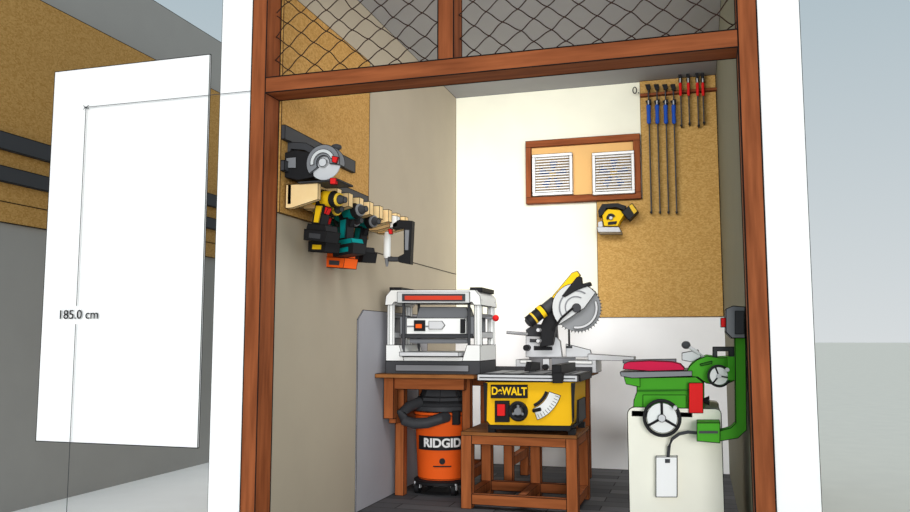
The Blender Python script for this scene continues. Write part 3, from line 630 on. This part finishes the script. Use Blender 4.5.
def wheel(u, v, Rr, y, yb, tilt=0):
    x, z = PY(u, v, y)
    wh = build('handwheel', MB().torus((x, y, z), Rr, Rr*0.10), 'black', gm, 0)
    build('wheel_web', MB().cyl((x, y+0.002, z), (x, y+0.006, z), Rr*0.86, n=28), 'offwhite', wh, 0.0008)
    for a in (90, 210, 330):
        build('spoke', MB().tube([(x, y, z), (x+Rr*0.95*math.cos(R(a+tilt)), y, z+Rr*0.95*math.sin(R(a+tilt)))], Rr*0.075, 8), 'black', wh, 0)
    build('hub', MB().cyl((x, y-0.012, z), (x, yb, z), Rr*0.22, n=16), 'silver', wh, 0.0012)
    xg = x+Rr*math.cos(R(40)); zg = z+Rr*math.sin(R(40))
    build('spinner', MB().cyl((xg, y-0.045, zg), (xg, y, zg), 0.007, n=10), 'silver', wh, 0)
    return wh
wheel(662, 418, 0.064, Yg-0.05, Yg+0.02)
wheel(719, 376, 0.038, Yg-0.03, Yg+0.04, 20)
def pt(u, v, y): a, b = PY(u, v, y); return (a, y, b)
build('lock_lever', MB().tube([pt(686, 345, Yg+0.05), pt(694, 350, Yg+0.05), pt(704, 358, Yg+0.08)], 0.007, 8), 'silver', gm, 0)
build('lever_ball', MB().ball(pt(686, 345, Yg+0.05), 0.017, (1, 1, 0.9)), 'dark', gm, 0)
build('lever_bracket', MB().prx([(682, 353), (698, 350), (701, 357), (692, 362), (682, 360)], Yg+0.06, Yg+0.12), 'silver', gm)
# column and pipe
yc = Yg-0.10
build('column', MB().prx([(735, 337), (745.5, 337), (746.5, 430), (738, 438), (720, 441), (720, 431), (731, 428), (736, 423)], yc, yc+0.06), 'green', gm, 0.0014)
build('column_bracket', MB().prx([(728, 357), (735, 357), (735, 380), (728, 380)], yc+0.05, Yg+0.05), 'green', gm, 0)
bx_ = build('junction_box', MB().prx([(697, 423), (720, 423), (720, 443), (697, 441)], yc-0.02, Yg), 'green', gm, 0.0014)
build('fin', MB().prx([(699, 431), (718, 431), (718, 433.5), (699, 433.5)], yc-0.024, yc-0.02), 'dark', bx_, 0)
fm = build('fence_motor', MB().prx([(726, 309), (733, 306), (745, 307), (745, 338), (732, 338), (726, 332)], yc-0.02, yc+0.1), 'mid', gm, 0.0016)
build('motor_panel', MB().prx([(735, 311), (744, 311), (744, 334), (735, 334)], yc-0.025, yc-0.02), 'dark', fm, 0.0008)
build('motor_nub', MB().prx([(721, 318), (726, 318), (726, 327), (721, 327)], yc+0.0, yc+0.04), 'red', gm)
build('fence_bracket', MB().prx([(713, 347), (734, 347), (734, 357), (729, 357), (729, 351), (717, 351), (717, 357), (713, 357)], yc+0.14, yc+0.19), 'dark', gm)
sb = build('switch_box', MB().prx([(656, 457), (677, 457), (677, 497), (656, 497)], Yg-0.035, Yg), 'white', gm, 0.0014)
build('switch_slot', MB().prx([(665, 459), (670, 459), (670, 463), (665, 463)], Yg-0.038, Yg-0.035), 'dark', sb, 0)
build('cable', MB().tube([pt(668, 457, Yg-0.02), pt(669, 447, Yg-0.03), pt(672, 439, Yg-0.04), pt(679, 434, Yg-0.05), pt(688, 432, Yg-0.05), pt(698, 433, yc+0.03)], 0.006, 8), 'dark', gm, 0)
# ---------------------------------------------------------------- lights
wd = bpy.data.worlds.new('World'); bpy.context.scene.world = wd; wd.use_nodes = True; nt = wd.node_tree
bg = nt.nodes['Background']; tc = nt.nodes.new('ShaderNodeTexCoord'); sp = nt.nodes.new('ShaderNodeSeparateXYZ'); rp = nt.nodes.new('ShaderNodeValToRGB')
nt.links.new(tc.outputs['Generated'], sp.inputs[0]); nt.links.new(sp.outputs['Z'], rp.inputs[0]); nt.links.new(rp.outputs[0], bg.inputs[0])
e = rp.color_ramp.elements; e[0].position = 0.0; e[0].color = lin((214, 219, 221)); e[1].position = 0.45; e[1].color = lin((168, 186, 195))
bg.inputs[1].default_value = 1.0
def constant(l):
    l.use_nodes = True; n = l.node_tree; em = n.nodes['Emission']; f = n.nodes.new('ShaderNodeLightFalloff'); f.inputs['Strength'].default_value = 1.0
    n.links.new(f.outputs['Constant'], em.inputs['Strength'])
def area(name, loc, rot, size, sy, energy):
    l = bpy.data.lights.new(name, 'AREA'); l.shape = 'RECTANGLE'; l.size = size; l.size_y = sy; l.energy = energy; constant(l)
    o = bpy.data.objects.new(name, l); C.objects.link(o); o.location = loc; o.rotation_euler = rot; return o
def sun(name, e, ang, rot):
    s = bpy.data.lights.new(name, 'SUN'); s.energy = e; s.angle = R(ang); so = bpy.data.objects.new(name, s); C.objects.link(so); so.rotation_euler = rot
sun('sun', 1.9, 20, (R(86), 0, R(16)))
sun('overhead_fill', 0.85, 20, (R(3), 0, 0))  # added overhead fill that brightens the ground, besides the main sun
area('door_fill', (-0.75, 2.99, 2.30), (R(66), 0, 0), 1.7, 0.45, 6)  # added fill light behind the header to brighten the room, no real fixture
area('side_fill', (0.14, 4.2, 1.7), (0, R(90), 0), 1.5, 2.0, 4.5)  # invented fill light facing the left wall to even out its brightness
bpy.context.scene.view_settings.view_transform = 'Standard'
